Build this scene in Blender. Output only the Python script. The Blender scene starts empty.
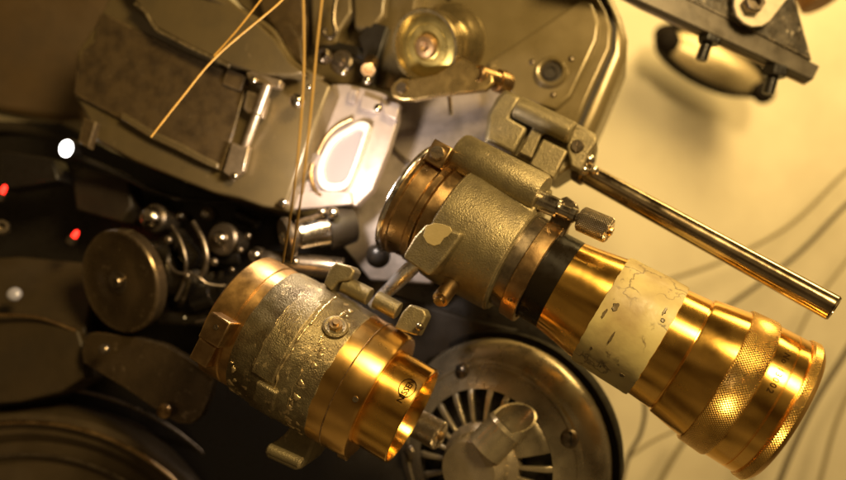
import bpy, bmesh, math, random
from mathutils import Vector, Matrix
random.seed(7)
S = 0.001            # one modelling unit = 1 mm
F = 750.0; CX = 423.0; CY = 240.0
C = bpy.context.scene.collection

# ------------------------------------------------------------------ helpers
def W(px, py, d):    # a point at distance d (mm) in front of the lens plane
    return Vector(((px-CX)/F*d, d, -(py-CY)/F*d))

class Fr:            # a working frame: origin, axis ez, ex towards the front, ey
    def __init__(s, p0, p1):
        s.O = Vector(p0); s.ez = (Vector(p1)-s.O).normalized(); s.L = (Vector(p1)-s.O).length
        V = Vector((0,-1,0))
        if abs(s.ez.dot(V)) > .93: V = Vector((0,0,1))
        s.ex = (V - s.ez*V.dot(s.ez)).normalized(); s.ey = s.ez.cross(s.ex)
    def p(s, a, b, t): return s.O + s.ex*a + s.ey*b + s.ez*t
    def t(s, px):
        k = (px-CX)/F
        return (k*s.O.y - s.O.x)/(s.ez.x - k*s.ez.y)
    def st(s, px, rpx):
        t = s.t(px); return (t, rpx*(s.O.y + t*s.ez.y)/F)
def fr(a, b): return Fr(W(*a), W(*b))

def link(name, me, mat, parent, root):
    o = bpy.data.objects.new(name, me); C.objects.link(o)
    if mat: me.materials.append(mat)
    if parent: o.parent = parent
    return o

class Thing:
    def __init__(s, name, label, cat, at, group=None):
        s.e = bpy.data.objects.new(name, None); C.objects.link(s.e)
        s.e.location = at*S; s.e.empty_display_size = .01
        s.e['label'] = label; s.e['category'] = cat
        if group: s.e['group'] = group
        s.at = Vector(at)
    def part(s, name, bm, mat, under=None, bevel=0, ang=32, label=None, seg=2, smooth=True):
        for v in bm.verts: v.co = (v.co - s.at)*S
        bmesh.ops.recalc_face_normals(bm, faces=bm.faces)
        me = bpy.data.meshes.new(name); bm.to_mesh(me); bm.free()
        if smooth:
            for p in me.polygons: p.use_smooth = True
            me.set_sharp_from_angle(angle=math.radians(ang))
        o = link(name, me, mat, under or s.e, s)
        if bevel:
            m = o.modifiers.new('bevel', 'BEVEL'); m.width = bevel*S; m.segments = seg
            m.limit_method = 'ANGLE'; m.angle_limit = math.radians(35); m.harden_normals = False
        if label: o['label'] = label
        return o
def lone(name, bm, mat, label, cat, kind=None, group=None, bevel=0, at=None):
    at = at if at is not None else Vector((0,0,0))
    for v in bm.verts: v.co = (v.co-at)*S
    bmesh.ops.recalc_face_normals(bm, faces=bm.faces)
    me = bpy.data.meshes.new(name); bm.to_mesh(me); bm.free()
    for p in me.polygons: p.use_smooth = True
    me.set_sharp_from_angle(angle=math.radians(32))
    o = link(name, me, mat, None, None); o.location = at*S
    if kind: o['kind'] = kind
    if label: o['label'] = label
    if cat: o['category'] = cat
    if group: o['group'] = group
    if bevel:
        m = o.modifiers.new('bevel','BEVEL'); m.width = bevel*S; m.segments = 2
    return o

def B(): return bmesh.new()
def lathe(bm, f, prof, seg=96, a=0, b=0, sc=None):
    uv = bm.loops.layers.uv.verify()
    rings = []; lens = [0]
    for i in range(1, len(prof)):
        lens.append(lens[-1] + math.hypot(prof[i][0]-prof[i-1][0], prof[i][1]-prof[i-1][1]))
    for t, r in prof:
        if r <= 1e-6: rings.append([bm.verts.new(f.p(a, b, t))])
        else: rings.append([bm.verts.new(f.p(a+r*math.cos(2*math.pi*k/seg), b+r*math.sin(2*math.pi*k/seg), t)) for k in range(seg)])
    for i in range(len(prof)-1):
        A, D = rings[i], rings[i+1]
        if len(A) == 1 and len(D) == 1: continue
        for k in range(seg):
            k2 = (k+1) % seg
            if len(A) == 1: vs = [A[0], D[k], D[k2]]; us = [(k,lens[i]),(k,lens[i+1]),(k+1,lens[i+1])]
            elif len(D) == 1: vs = [A[k], D[0], A[k2]]; us = [(k,lens[i]),(k,lens[i+1]),(k+1,lens[i])]
            else: vs = [A[k], D[k], D[k2], A[k2]]; us = [(k,lens[i]),(k,lens[i+1]),(k+1,lens[i+1]),(k+1,lens[i])]
            fc = bm.faces.new(vs)
            for l, (u, v) in zip(fc.loops, us): l[uv].uv = (u/seg, v*.01)
    return bm
def cyl(bm, f, t0, t1, r, seg=48, a=0, b=0, ch=None, r1=None):
    r1 = r if r1 is None else r1
    ch = min(r, r1)*.08 if ch is None else ch
    return lathe(bm, f, [(t0,0),(t0,r-ch),(t0+ch,r),(t1-ch,r1),(t1,r1-ch),(t1,0)], seg, a, b)
def prism(bm, pts, n, th):       # pts: world points of the front face; extruded backwards along -n
    fv = [bm.verts.new(p) for p in pts]; bv = [bm.verts.new(p - n*th) for p in pts]
    bm.faces.new(fv); bm.faces.new(bv[::-1])
    k = len(pts)
    for i in range(k): bm.faces.new([fv[i], bv[i], bv[(i+1)%k], fv[(i+1)%k]])
    return bm
def onplane(px, py, O, n):
    r = W(px, py, 1.0); return r*(O.dot(n)/r.dot(n))
def plate(bm, pts, o, n, th):
    O = W(*o); return prism(bm, [onplane(x, y, O, n) for x, y in pts], n, th)
def box(bm, f, a0,a1,b0,b1,t0,t1):
    v = [bm.verts.new(f.p(a,b,t)) for t in (t0,t1) for a,b in ((a0,b0),(a1,b0),(a1,b1),(a0,b1))]
    for q in ((0,1,2,3),(7,6,5,4),(0,4,5,1),(1,5,6,2),(2,6,7,3),(3,7,4,0)): bm.faces.new([v[i] for i in q])
    return bm
def smoothpath(pts, n=8):
    out = []
    P = [pts[0]] + list(pts) + [pts[-1]]
    for i in range(1, len(P)-2):
        p0,p1,p2,p3 = P[i-1],P[i],P[i+1],P[i+2]
        for k in range(n):
            t = k/n
            out.append(.5*((2*p1)+(p2-p0)*t+(2*p0-5*p1+4*p2-p3)*t*t+(3*p1-p0-3*p2+p3)*t**3))
    out.append(P[-2]); return out
def tube(bm, pts, r, seg=12, cap=True):
    rs = r if isinstance(r, (list, tuple)) else [r]*len(pts)
    rings = []; up = None
    for i, p in enumerate(pts):
        d = (pts[min(i+1,len(pts)-1)] - pts[max(i-1,0)]).normalized()
        if up is None: up = d.orthogonal().normalized()
        up = (up - d*up.dot(d)).normalized(); sd = d.cross(up)
        rings.append([bm.verts.new(p + (up*math.cos(2*math.pi*k/seg)+sd*math.sin(2*math.pi*k/seg))*rs[i]) for k in range(seg)])
    for A, D in zip(rings, rings[1:]):
        for k in range(seg): bm.faces.new([A[k], A[(k+1)%seg], D[(k+1)%seg], D[k]])
    if cap: bm.faces.new(rings[0][::-1]); bm.faces.new(rings[-1])
    return bm
def screw(bm, P, n, r, h=None, ang=0.6, slot=.16):      # slotted head, real groove
    h = h or r*.5
    f = Fr(P, P+n)
    cyl(bm, f, -r*.3, h*.55, r, 28, ch=.01)
    for s in (0, 1):
        a0 = ang + s*math.pi; g = slot
        pr = [(math.cos(a0+q), math.sin(a0+q)) for q in [g + (math.pi-2*g)*k/12 for k in range(13)]]
        lo = [bm.verts.new(f.p(x*r, y*r, h*.5)) for x, y in pr]
        hi = [bm.verts.new(f.p(x*r*.86, y*r*.86, h)) for x, y in pr]
        bm.faces.new(hi); bm.faces.new(lo[::-1])
        for i in range(13): bm.faces.new([lo[i], lo[(i+1)%13], hi[(i+1)%13], hi[i]])
    return bm
def dome(bm, P, n, r, h, seg=32):
    f = Fr(P, P+n)
    pr = [(-r*.3, r)] + [(h*math.sin(q), r*math.cos(q)) for q in [math.pi/2*k/8 for k in range(8)]] + [(h, 0)]
    return lathe(bm, f, [(-r*.3,0)]+pr, seg)
def hexnut(bm, P, n, r, h, bore=.5, rot=0):
    f = Fr(P, P+n); uv = None
    o0 = [f.p(r*math.cos(rot+k*math.pi/3), r*math.sin(rot+k*math.pi/3), 0) for k in range(6)]
    # outer hexagon with a bore
    N6 = 24
    def hexr(q):
        q = (q-rot) % (math.pi/3) - math.pi/6
        return r*math.cos(math.pi/6)/math.cos(q)
    def ring(fn, t): return [bm.verts.new(f.p(fn(2*math.pi*k/N6+rot)*math.cos(2*math.pi*k/N6+rot), fn(2*math.pi*k/N6+rot)*math.sin(2*math.pi*k/N6+rot), t)) for k in range(N6)]
    R = [ring(hexr, 0), ring(hexr, h*.85), ring(lambda q: min(hexr(q), r*.84), h), ring(lambda q: r*bore, h), ring(lambda q: r*bore, h*.1)]
    for A, D in zip(R, R[1:]):
        for k in range(N6): bm.faces.new([A[k], A[(k+1)%N6], D[(k+1)%N6], D[k]])
    bm.faces.new(R[0]); bm.faces.new(R[-1]); return bm

# ------------------------------------------------------------------ materials
def mat(name, col, metal=0., rough=.5, bump=0., bscale=300., grime=0., gscale=60., gcol=None, rvar=.12, coat=0., lines=0., spec=None, aniso=0.):
    m = bpy.data.materials.new(name); m.use_nodes = True
    nt = m.node_tree; N = nt.nodes; L = nt.links; b = N['Principled BSDF']
    b.inputs['Base Color'].default_value = (*col, 1); b.inputs['Metallic'].default_value = metal
    b.inputs['Roughness'].default_value = rough
    if spec is not None: b.inputs['Specular IOR Level'].default_value = spec
    if coat: b.inputs['Coat Weight'].default_value = coat; b.inputs['Coat Roughness'].default_value = .15
    tc = N.new('ShaderNodeTexCoord')
    if rvar:
        n = N.new('ShaderNodeTexNoise'); n.inputs['Scale'].default_value = gscale*1.7; n.inputs['Detail'].default_value = 6
        L.new(tc.outputs['Object'], n.inputs['Vector'])
        mr = N.new('ShaderNodeMapRange'); mr.inputs[1].default_value = .3; mr.inputs[2].default_value = .7
        mr.inputs[3].default_value = max(.03, rough-rvar); mr.inputs[4].default_value = rough+rvar
        L.new(n.outputs['Fac'], mr.inputs[0]); L.new(mr.outputs[0], b.inputs['Roughness'])
    if grime:
        n = N.new('ShaderNodeTexNoise'); n.inputs['Scale'].default_value = gscale; n.inputs['Detail'].default_value = 8; n.inputs['Roughness'].default_value = .65
        L.new(tc.outputs['Object'], n.inputs['Vector'])
        cr = N.new('ShaderNodeMapRange'); cr.inputs[1].default_value = .42; cr.inputs[2].default_value = .66
        cr.inputs[3].default_value = 0; cr.inputs[4].default_value = grime
        L.new(n.outputs['Fac'], cr.inputs[0])
        mx = N.new('ShaderNodeMix'); mx.data_type = 'RGBA'
        mx.inputs[6].default_value = (*col, 1)
        g = gcol or tuple(c*.35 for c in col); mx.inputs[7].default_value = (*g, 1)
        L.new(cr.outputs[0], mx.inputs[0]); L.new(mx.outputs[2], b.inputs['Base Color'])
    prev = None
    if bump:
        n = N.new('ShaderNodeTexNoise'); n.inputs['Scale'].default_value = bscale; n.inputs['Detail'].default_value = 5
        L.new(tc.outputs['Object'], n.inputs['Vector'])
        bp = N.new('ShaderNodeBump'); bp.inputs['Strength'].default_value = bump; bp.inputs['Distance'].default_value = .0008
        L.new(n.outputs['Fac'], bp.inputs['Height']); prev = bp
    if lines:     # fine turning marks round a lathe-cut part
        mp = N.new('ShaderNodeMapping'); mp.inputs['Scale'].default_value = (0, 110, 1)
        n = N.new('ShaderNodeTexNoise'); n.inputs['Scale'].default_value = 1; n.inputs['Detail'].default_value = 3
        L.new(tc.outputs['UV'], mp.inputs[0]); L.new(mp.outputs[0], n.inputs['Vector'])
        bp = N.new('ShaderNodeBump'); bp.inputs['Strength'].default_value = lines; bp.inputs['Distance'].default_value = .0002
        L.new(n.outputs['Fac'], bp.inputs['Height'])
        if prev: L.new(prev.outputs[0], bp.inputs['Normal'])
        prev = bp
    if prev: L.new(prev.outputs[0], b.inputs['Normal'])
    if aniso:
        tg = N.new('ShaderNodeTangent'); tg.direction_type = 'UV_MAP'
        L.new(tg.outputs[0], b.inputs['Tangent']); b.inputs['Anisotropic'].default_value = aniso; b.inputs['Anisotropic Rotation'].default_value = .25
    return m
def knurl(m, nu, nv, strength=.8, dist=.0006):
    nt = m.node_tree; N = nt.nodes; L = nt.links; b = N['Principled BSDF']
    tc = N.new('ShaderNodeTexCoord'); sp = N.new('ShaderNodeSeparateXYZ'); L.new(tc.outputs['UV'], sp.inputs[0])
    def mul(x, k):
        q = N.new('ShaderNodeMath'); q.operation = 'MULTIPLY'; L.new(x, q.inputs[0]); q.inputs[1].default_value = k; return q.outputs[0]
    def op(o, a, c=None, v=None):
        q = N.new('ShaderNodeMath'); q.operation = o; L.new(a, q.inputs[0])
        if c is not None: L.new(c, q.inputs[1])
        if v is not None: q.inputs[1].default_value = v
        return q.outputs[0]
    u = mul(sp.outputs[0], nu); v = mul(sp.outputs[1], nv)
    a1 = op('PINGPONG', op('ADD', u, v), v=.5); a2 = op('PINGPONG', op('SUBTRACT', u, v), v=.5)
    h = op('ADD', a1, a2)
    bp = N.new('ShaderNodeBump'); bp.inputs['Strength'].default_value = strength; bp.inputs['Distance'].default_value = dist
    L.new(h, bp.inputs['Height'])
    for l in list(b.inputs['Normal'].links): L.new(l.from_socket, bp.inputs['Normal'])
    L.new(bp.outputs[0], b.inputs['Normal'])
    return m
def emit(name, col, s, base=(.8,.8,.8)):
    m = bpy.data.materials.new(name); m.use_nodes = True; b = m.node_tree.nodes['Principled BSDF']
    b.inputs['Base Color'].default_value = (*base,1)
    b.inputs['Emission Color'].default_value = (*col,1); b.inputs['Emission Strength'].default_value = s
    return m

GOLD = mat('polished_brass', (.97,.585,.13), 1, .24, grime=.4, gscale=30, gcol=(.66,.38,.11), lines=.14, rvar=.06, aniso=.8)
GOLD2 = mat('satin_brass', (.88,.54,.155), 1, .31, grime=.35, gscale=34, gcol=(.55,.30,.10), lines=.15, rvar=.04, aniso=.6)
GOLDK = knurl(mat('knurled_brass', (.95,.59,.16), 1, .27, grime=.2, gscale=30, rvar=.03), 165, 35, 1, .0011)
GOLDK2 = knurl(mat('fine_knurled_brass', (.95,.59,.16), 1, .27, grime=.2, gscale=30, rvar=.03), 165, 35, 1, .0011)
DULLB = mat('dull_brass', (.66,.41,.15), 1, .38, grime=.9, gscale=36, gcol=(.30,.18,.07), lines=.12, bump=.1, bscale=500, rvar=.08, aniso=.4)
COPPER = mat('tarnished_brass', (.46,.31,.15), 1, .33, grime=.8, gscale=40, gcol=(.26,.15,.06), lines=.12, bump=.08, bscale=700)
CAST = mat('cast_metal', (.265,.22,.12), .65, .42, bump=.8, bscale=640, grime=.6, gscale=45, gcol=(.17,.14,.09), rvar=.1)
CAST2 = mat('worn_cast_metal', (.23,.19,.105), .7, .42, bump=1.0, bscale=620, grime=.9, gscale=55, gcol=(.13,.095,.05), rvar=.14)
OLIVE = mat('olive_enamel', (.155,.115,.052), .25, .36, bump=.10, bscale=260, grime=.6, gscale=22, gcol=(.11,.085,.045), coat=.25)
OLIVED = mat('dull_olive_enamel', (.098,.066,.030), .1, .45, bump=.2, bscale=300, grime=.95, gscale=48, gcol=(.045,.03,.015))
STEEL = mat('bright_steel', (.62,.56,.46), 1, .2, bump=.05, bscale=500, grime=.5, gscale=60, gcol=(.3,.24,.17), lines=.25)
STEELD = mat('dark_steel', (.25,.20,.14), .9, .32, bump=.1, bscale=400, grime=.6, gscale=50)
KNOB = knurl(mat('knurled_steel', (.46,.38,.27), .9, .3, grime=.3, gscale=40), 34, 40, 1, .0018)
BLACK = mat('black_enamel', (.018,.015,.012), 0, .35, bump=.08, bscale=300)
BLACKB = mat('black_anodised', (.010,.007,.004), 0, .30, spec=.18, lines=.3)
DARK = mat('dark_machine_paint', (.035,.026,.016), .1, .5, bump=.2, bscale=200, grime=.6, gscale=20)
BROWND = mat('dark_brown_enamel', (.055,.038,.018), .1, .45, bump=.15, bscale=150, grime=.5, gscale=12)
BROWN = mat('brown_enamel', (.10,.062,.026), .1, .5, bump=.15, bscale=150, grime=.5, gscale=10)
PANELG = mat('lit_grey_plate', (.36,.31,.28), .3, .42, bump=.25, bscale=120, grime=.7, gscale=25, gcol=(.14,.12,.1))
MOTORM = mat('motor_bell_metal', (.50,.42,.28), .75, .30, bump=.12, bscale=200, grime=.5, gscale=25, gcol=(.18,.15,.10))
WASH = mat('zinc_plate', (.62,.53,.38), .3, .5, bump=.1, bscale=300, grime=.3)
STRINGD = mat('soft_amber_thread', (.50,.31,.09), 0, .5, rvar=.1)
STRING = mat('amber_thread', (.85,.50,.12), 0, .45)
CABLE = mat('cable_sheath', (.11,.085,.05), 0, .6)
CABLEL = mat('pale_cable_sheath', (.26,.21,.12), 0, .6)
INK = mat('engraving_ink', (.02,.010,.004), 0, .9, rvar=0, spec=.0)
REDL = emit('red_lamp_glow', (1,.02,.01), 5, (.5,.02,.02))
WHITEL = emit('white_lamp_glow', (1,.97,.93), 12)
GLASS = mat('lens_glass', (.02,.018,.02), 0, .04, rvar=0, coat=1)

def wear(m, col, radius=.003, amt=.9, lo=.008, hi=.06, chip=.60):
    nt = m.node_tree; N = nt.nodes; L = nt.links; b = N['Principled BSDF']
    bv = N.new('ShaderNodeBevel'); bv.samples = 4; bv.inputs['Radius'].default_value = radius
    ge = N.new('ShaderNodeNewGeometry'); dt = N.new('ShaderNodeVectorMath'); dt.operation = 'DOT_PRODUCT'
    L.new(bv.outputs[0], dt.inputs[0]); L.new(ge.outputs['Normal'], dt.inputs[1])
    mr = N.new('ShaderNodeMapRange'); mr.inputs[1].default_value = 1-lo; mr.inputs[2].default_value = 1-hi; mr.inputs[3].default_value = 0; mr.inputs[4].default_value = amt
    L.new(dt.outputs['Value'], mr.inputs[0])
    tc = N.new('ShaderNodeTexCoord'); n = N.new('ShaderNodeTexNoise'); n.inputs['Scale'].default_value = 120; n.inputs['Detail'].default_value = 5
    L.new(tc.outputs['Object'], n.inputs['Vector'])
    m2 = N.new('ShaderNodeMapRange'); m2.inputs[1].default_value = .38; m2.inputs[2].default_value = .55; L.new(n.outputs['Fac'], m2.inputs[0])
    mu = N.new('ShaderNodeMath'); mu.operation = 'MULTIPLY'; L.new(mr.outputs[0], mu.inputs[0]); L.new(m2.outputs[0], mu.inputs[1])
    # sparse chips away from the edges too
    n3 = N.new('ShaderNodeTexNoise'); n3.inputs['Scale'].default_value = 85; n3.inputs['Detail'].default_value = 10; n3.inputs['Roughness'].default_value = .75
    L.new(tc.outputs['Object'], n3.inputs['Vector'])
    m3 = N.new('ShaderNodeMapRange'); m3.inputs[1].default_value = chip; m3.inputs[2].default_value = chip+.03; m3.inputs[4].default_value = .7; L.new(n3.outputs['Fac'], m3.inputs[0])
    mxm = N.new('ShaderNodeMath'); mxm.operation = 'MAXIMUM'; L.new(mu.outputs[0], mxm.inputs[0]); L.new(m3.outputs[0], mxm.inputs[1])
    mx = N.new('ShaderNodeMix'); mx.data_type = 'RGBA'; mx.inputs[7].default_value = (*col,1)
    lk = b.inputs['Base Color'].links
    if lk: L.new(lk[0].from_socket, mx.inputs[6])
    else: mx.inputs[6].default_value = b.inputs['Base Color'].default_value
    L.new(mxm.outputs[0], mx.inputs[0]); L.new(mx.outputs[2], b.inputs['Base Color'])
wear(CAST, (.60,.48,.28), chip=.63); wear(CAST2, (.60,.47,.26), chip=.575)
for m_ in (OLIVE, OLIVED): wear(m_, (.34,.25,.13), amt=.8, chip=.64)
wear(COPPER, (.80,.56,.28), chip=.66);

# masking tape: cream, wrinkled, dirty and torn
def tape_mat():
    m = mat('old_masking_tape', (.50,.41,.17), 0, .5, bump=.35, bscale=140)
    nt = m.node_tree; N = nt.nodes; L = nt.links; b = N['Principled BSDF']
    tc = N.new('ShaderNodeTexCoord')
    wn = N.new('ShaderNodeTexNoise'); wn.inputs['Scale'].default_value = 60; wn.inputs['Detail'].default_value = 4
    L.new(tc.outputs['Object'], wn.inputs['Vector'])
    add = N.new('ShaderNodeVectorMath'); add.operation = 'MULTIPLY_ADD'; add.inputs[1].default_value = (.03,.03,.03)
    L.new(wn.outputs['Color'], add.inputs[0]); L.new(tc.outputs['Object'], add.inputs[2])
    vo = N.new('ShaderNodeTexVoronoi'); vo.feature = 'DISTANCE_TO_EDGE'; vo.inputs['Scale'].default_value = 30
    L.new(add.outputs[0], vo.inputs['Vector'])
    c1 = N.new('ShaderNodeMapRange'); c1.inputs[1].default_value = 0; c1.inputs[2].default_value = .035; c1.inputs[3].default_value = 1; c1.inputs[4].default_value = 0
    L.new(vo.outputs['Distance'], c1.inputs[0])
    n2 = N.new('ShaderNodeTexNoise'); n2.inputs['Scale'].default_value = 24; n2.inputs['Detail'].default_value = 3
    L.new(tc.outputs['Object'], n2.inputs['Vector'])
    c2 = N.new('ShaderNodeMapRange'); c2.inputs[1].default_value = .50; c2.inputs[2].default_value = .58
    L.new(n2.outputs['Fac'], c2.inputs[0])
    mu = N.new('ShaderNodeMath'); mu.operation = 'MULTIPLY'; L.new(c1.outputs[0], mu.inputs[0]); L.new(c2.outputs[0], mu.inputs[1])
    # blotches
    n3 = N.new('ShaderNodeTexNoise'); n3.inputs['Scale'].default_value = 50; n3.inputs['Detail'].default_value = 9; n3.inputs['Roughness'].default_value = .7
    L.new(tc.outputs['Object'], n3.inputs['Vector'])
    c3 = N.new('ShaderNodeMapRange'); c3.inputs[1].default_value = .61; c3.inputs[2].default_value = .66; c3.inputs[4].default_value = .75
    L.new(n3.outputs['Fac'], c3.inputs[0])
    mxx = N.new('ShaderNodeMath'); mxx.operation = 'MAXIMUM'; L.new(mu.outputs[0], mxx.inputs[0]); L.new(c3.outputs[0], mxx.inputs[1])
    n4 = N.new('ShaderNodeTexNoise'); n4.inputs['Scale'].default_value = 18; n4.inputs['Detail'].default_value = 4
    L.new(tc.outputs['Object'], n4.inputs['Vector'])
    mb = N.new('ShaderNodeMix'); mb.data_type = 'RGBA'; mb.inputs[6].default_value = (.54,.455,.20,1); mb.inputs[7].default_value = (.32,.23,.10,1)
    c4 = N.new('ShaderNodeMapRange'); c4.inputs[1].default_value = .45; c4.inputs[2].default_value = .7; L.new(n4.outputs['Fac'], c4.inputs[0]); L.new(c4.outputs[0], mb.inputs[0])
    mc = N.new('ShaderNodeMix'); mc.data_type = 'RGBA'; L.new(mb.outputs[2], mc.inputs[6]); mc.inputs[7].default_value = (.13,.09,.04,1)
    L.new(mxx.outputs[0], mc.inputs[0]); L.new(mc.outputs[2], b.inputs['Base Color'])
    return m
TAPE = tape_mat()

# ------------------------------------------------------------------ frames
ML = fr((411,199,800), (775,409,688))            # main lens axis
LL = fr((239,314,775), (404,411,728))            # second lens axis
AX, NN, DN = ML.ez, ML.ex, ML.ey                 # machine axes: forwards, towards us, down-left
def prof(f, *pts): return [f.st(x, r) for x, r in pts]

# ================================================================== WALL
wallm = mat('cream_plaster', (.80,.72,.53), 0, .8, bump=.2, bscale=18, grime=.6, gscale=3.5, gcol=(.60,.52,.37), rvar=.05)
bm = B(); plate(bm, [(-900,-800),(1700,-800),(1700,1300),(-900,1300)], (423,240,1650), Vector((.10,-1,0)).normalized(), 60)
lone('wall', bm, wallm, None, None, kind='structure')

# cables hanging in front of the wall
def cable(pts, r, m, label, name='cable'):
    bm = B(); P = smoothpath([W(*p) for p in pts], 10)
    tube(bm, P, r, 12); lone(name, bm, m, label, 'cable', group='cables hanging along the wall', at=P[0])
cable([(870,310,1500),(846,352,1500),(812,408,1500),(780,480,1490),(765,540,1490)], 5.5, CABLE, 'thickest dark cable slanting down the wall right of the gold lens front')
cable([(900,200,1560),(846,262,1560),(800,330,1560),(760,440,1560),(735,560,1560)], 3, CABLEL, 'pale thin cable passing behind the front rim of the gold lens')
cable([(880,150,1540),(846,172,1540),(790,225,1540),(720,262,1540),(640,290,1545),(560,330,1545)], 4, CABLEL, 'pale cable curving leftward behind the long steel rod')
cable([(880,178,1500),(846,205,1500),(800,252,1500),(748,292,1500),(690,330,1500)], 4.5, CABLE, 'dark cable crossing behind the free end of the steel rod')
cable([(900,330,1580),(846,400,1580),(820,480,1580),(800,560,1580)], 4, CABLEL, 'pale cable in the lower right corner of the wall')
cable([(640,380,1250),(645,410,1250),(640,435,1250),(628,458,1250),(618,500,1250)], 3.4, CABLE, 'short dark cable loop just right of the motor rim')
cable([(628,458,1300),(655,440,1300),(690,425,1300),(720,418,1300)], 2.6, CABLEL, 'thin pale cable under the tape-wrapped lens barrel')
cable([(700,420,1520),(675,455,1520),(650,500,1520)], 5, CABLEL, 'broad pale cable running down below the gold lens')

# ================================================================== MAIN LENS
T = Thing('projection_lens', 'long gold projection lens with cream tape round its barrel and knurled front rings', 'lens', ML.O)
rear = B(); lathe(rear, ML, prof(ML,(411,0),(411,48),(411,54),(412,57),(416,57.5),(418,57.5),(419,55.5),(431,54.5),(433,56),(438,56),(439,52),(452,50),(452,0)))
r_ = T.part('rear_ring', rear, COPPER)
bm = B(); lathe(bm, ML, prof(ML,(412,55),(410.6,55.4),(409.7,56.4),(409.4,57.6),(409.7,58.8),(410.6,59.7),(411.8,60.1),(413.2,59.8),(414.2,58.8),(414.5,57.2)), 128)
T.part('rim', bm, mat('rim_highlight_metal', (.85,.8,.74), 1, .22), r_)  # pale rounded bead added to carry the white highlight from the gate light
bm = B(); lathe(bm, ML, prof(ML,(409.5,0),(410.2,30),(411,50),(411.5,50)), 96); T.part('rear_glass', bm, GLASS, r_)
bm = B(); lathe(bm, ML, prof(ML,(450,48),(500,49.5),(530,51),(532,51),(532,49),(540,48.5),(540,0)))
T.part('sleeve', bm, STEELD)
bm = B(); lathe(bm, ML, prof(ML,(538,47.5),(545,48),(561,48.6),(561.5,47.9)))
T.part('black_band', bm, BLACKB)
bm = B(); lathe(bm, ML, prof(ML,(561,47.6),(561.6,48.6),(575,51),(601,56.5),(610,57),(655,59.5),(656,59)))
T.part('barrel', bm, GOLD)
# tape: slightly uneven wrap
bm = B(); lathe(bm, ML, prof(ML,(601,56.6),(600.8,58.2),(606,59.3),(615,59.6),(628,60.6),(640,61.3),(650,61.6),(655,62),(657.5,61.6),(657.6,59.4)), 128)
import mathutils
for v in bm.verts:
    q = v.co - ML.O; t = q.dot(ML.ez); rad = q - ML.ez*t
    th = math.atan2(rad.dot(ML.ey), rad.dot(ML.ex))
    nn = mathutils.noise.noise(Vector((math.cos(th)*3, math.sin(th)*3, t*.05)))
    e = mathutils.noise.noise(Vector((math.cos(th)*9, math.sin(th)*9, 3)))
    v.co += rad.normalized()*(nn*.55) + ML.ez*(e*.7)
tw = T.part('tape_wrap', bm, TAPE, ang=50)
def peel(px, th0, w, h, seed):
    rnd = random.Random(seed); bm = B(); t0, rb = ML.st(px, 60.6 + (px-628)*.05); N_ = 16; inn = []; out = []; lo = []
    for k in range(N_):
        q = 2*math.pi*k/N_; m = .6+.5*rnd.random()
        x, y = w*math.cos(q)*m, h*math.sin(q)*m
        for L_, rr, g in ((inn, rb+.55, .7), (out, rb+.75, 1), (lo, rb-.8, 1.05)):
            th = th0 + x*g/rr; L_.append(bm.verts.new(ML.p(rr*math.cos(th), rr*math.sin(th), t0+y*g)))
    bm.faces.new(inn)
    for A, D in ((inn,out),(out,lo)):
        for k in range(N_): bm.faces.new([A[k],A[(k+1)%N_],D[(k+1)%N_],D[k]])
    return bm
PEEL = mat('peeled_tape_residue', (.17,.125,.06), .1, .4, bump=.4, bscale=300, grime=.6, gscale=80)
for i, a in enumerate([(612,-.10,4.2,3.0),(607,.08,6,1.6),(648,-.42,4.5,1.5),(650,-.28,2.0,2.6),(622,.34,7,1.0),(612,.70,3,1.2),(645,.85,2.5,2.5),(626,.95,2.0,1.0)]):
    T.part('peeled_patch', peel(*a, 20+i), PEEL, tw, ang=60)
bm = B(); lathe(bm, ML, prof(ML,(654,58.8),(657,59.4),(679.5,62),(680,61.2),(681,61.2),(681.4,63.6),(683,64.6),(714.5,71.2),(715,70)))
T.part('middle_barrel', bm, GOLD)
bm = B(); lathe(bm, ML, prof(ML,(714,70),(714.4,73),(715.6,73.9),(738,76.2),(740,75.4),(740.4,74)), 192)
T.part('knurled_focus_ring', bm, GOLDK)
bm = B(); lathe(bm, ML, prof(ML,(740,73.6),(742,74.3),(757.5,75.0),(758,74.2),(758.8,74.2),(759.2,75.1),(768.5,75.4),(769,73.5),(770.5,73.5)), 160)
band = T.part('front_barrel', bm, GOLD)
bm = B(); lathe(bm, ML, prof(ML,(770.2,73),(770.6,76.6),(771.8,77.9),(778.5,78.4)), 192)
fring = T.part('knurled_front_ring', bm, GOLDK2)
bm = B(); lathe(bm, ML, prof(ML,(778.5,78.4),(780.5,77),(783.5,73.5),(784,71),(783,68),(774,64),(772,0)), 128)
T.part('front_bezel', bm, GOLD2)

def wrap_text(body, size, f, t0, th0, r, flip, thing, parent, name, sx=1., space=1., depth=.25, mirror=1):
    cu = bpy.data.curves.new('txt', 'FONT'); cu.body = body; cu.size = size; cu.space_character = space
    cu.resolution_u = 4; cu.extrude = 0.0; cu.offset = size*.012
    to = bpy.data.objects.new('txt', cu); C.objects.link(to)
    bpy.context.view_layer.update()
    me = bpy.data.meshes.new_from_object(to.evaluated_get(bpy.context.evaluated_depsgraph_get()))
    bpy.data.objects.remove(to)
    bm = B(); bm.from_mesh(me); bpy.data.meshes.remove(me)
    bmesh.ops.subdivide_edges(bm, edges=[e for e in bm.edges if e.calc_length() > size*.3], cuts=2)
    ret = bmesh.ops.extrude_face_region(bm, geom=bm.faces[:])
    for g in ret['geom']:
        if isinstance(g, bmesh.types.BMVert): g.co.z += depth
    for v in bm.verts:
        x, y, z = v.co; x *= sx
        s = -1 if flip else 1
        rr = r(t0 + s*y) if callable(r) else r
        th = th0 + s*x/rr
        rr += z - depth*.25
        v.co = f.p(rr*math.cos(th), rr*math.sin(th), t0 + s*y)
    return thing.part(name, bm, INK, parent)
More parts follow.
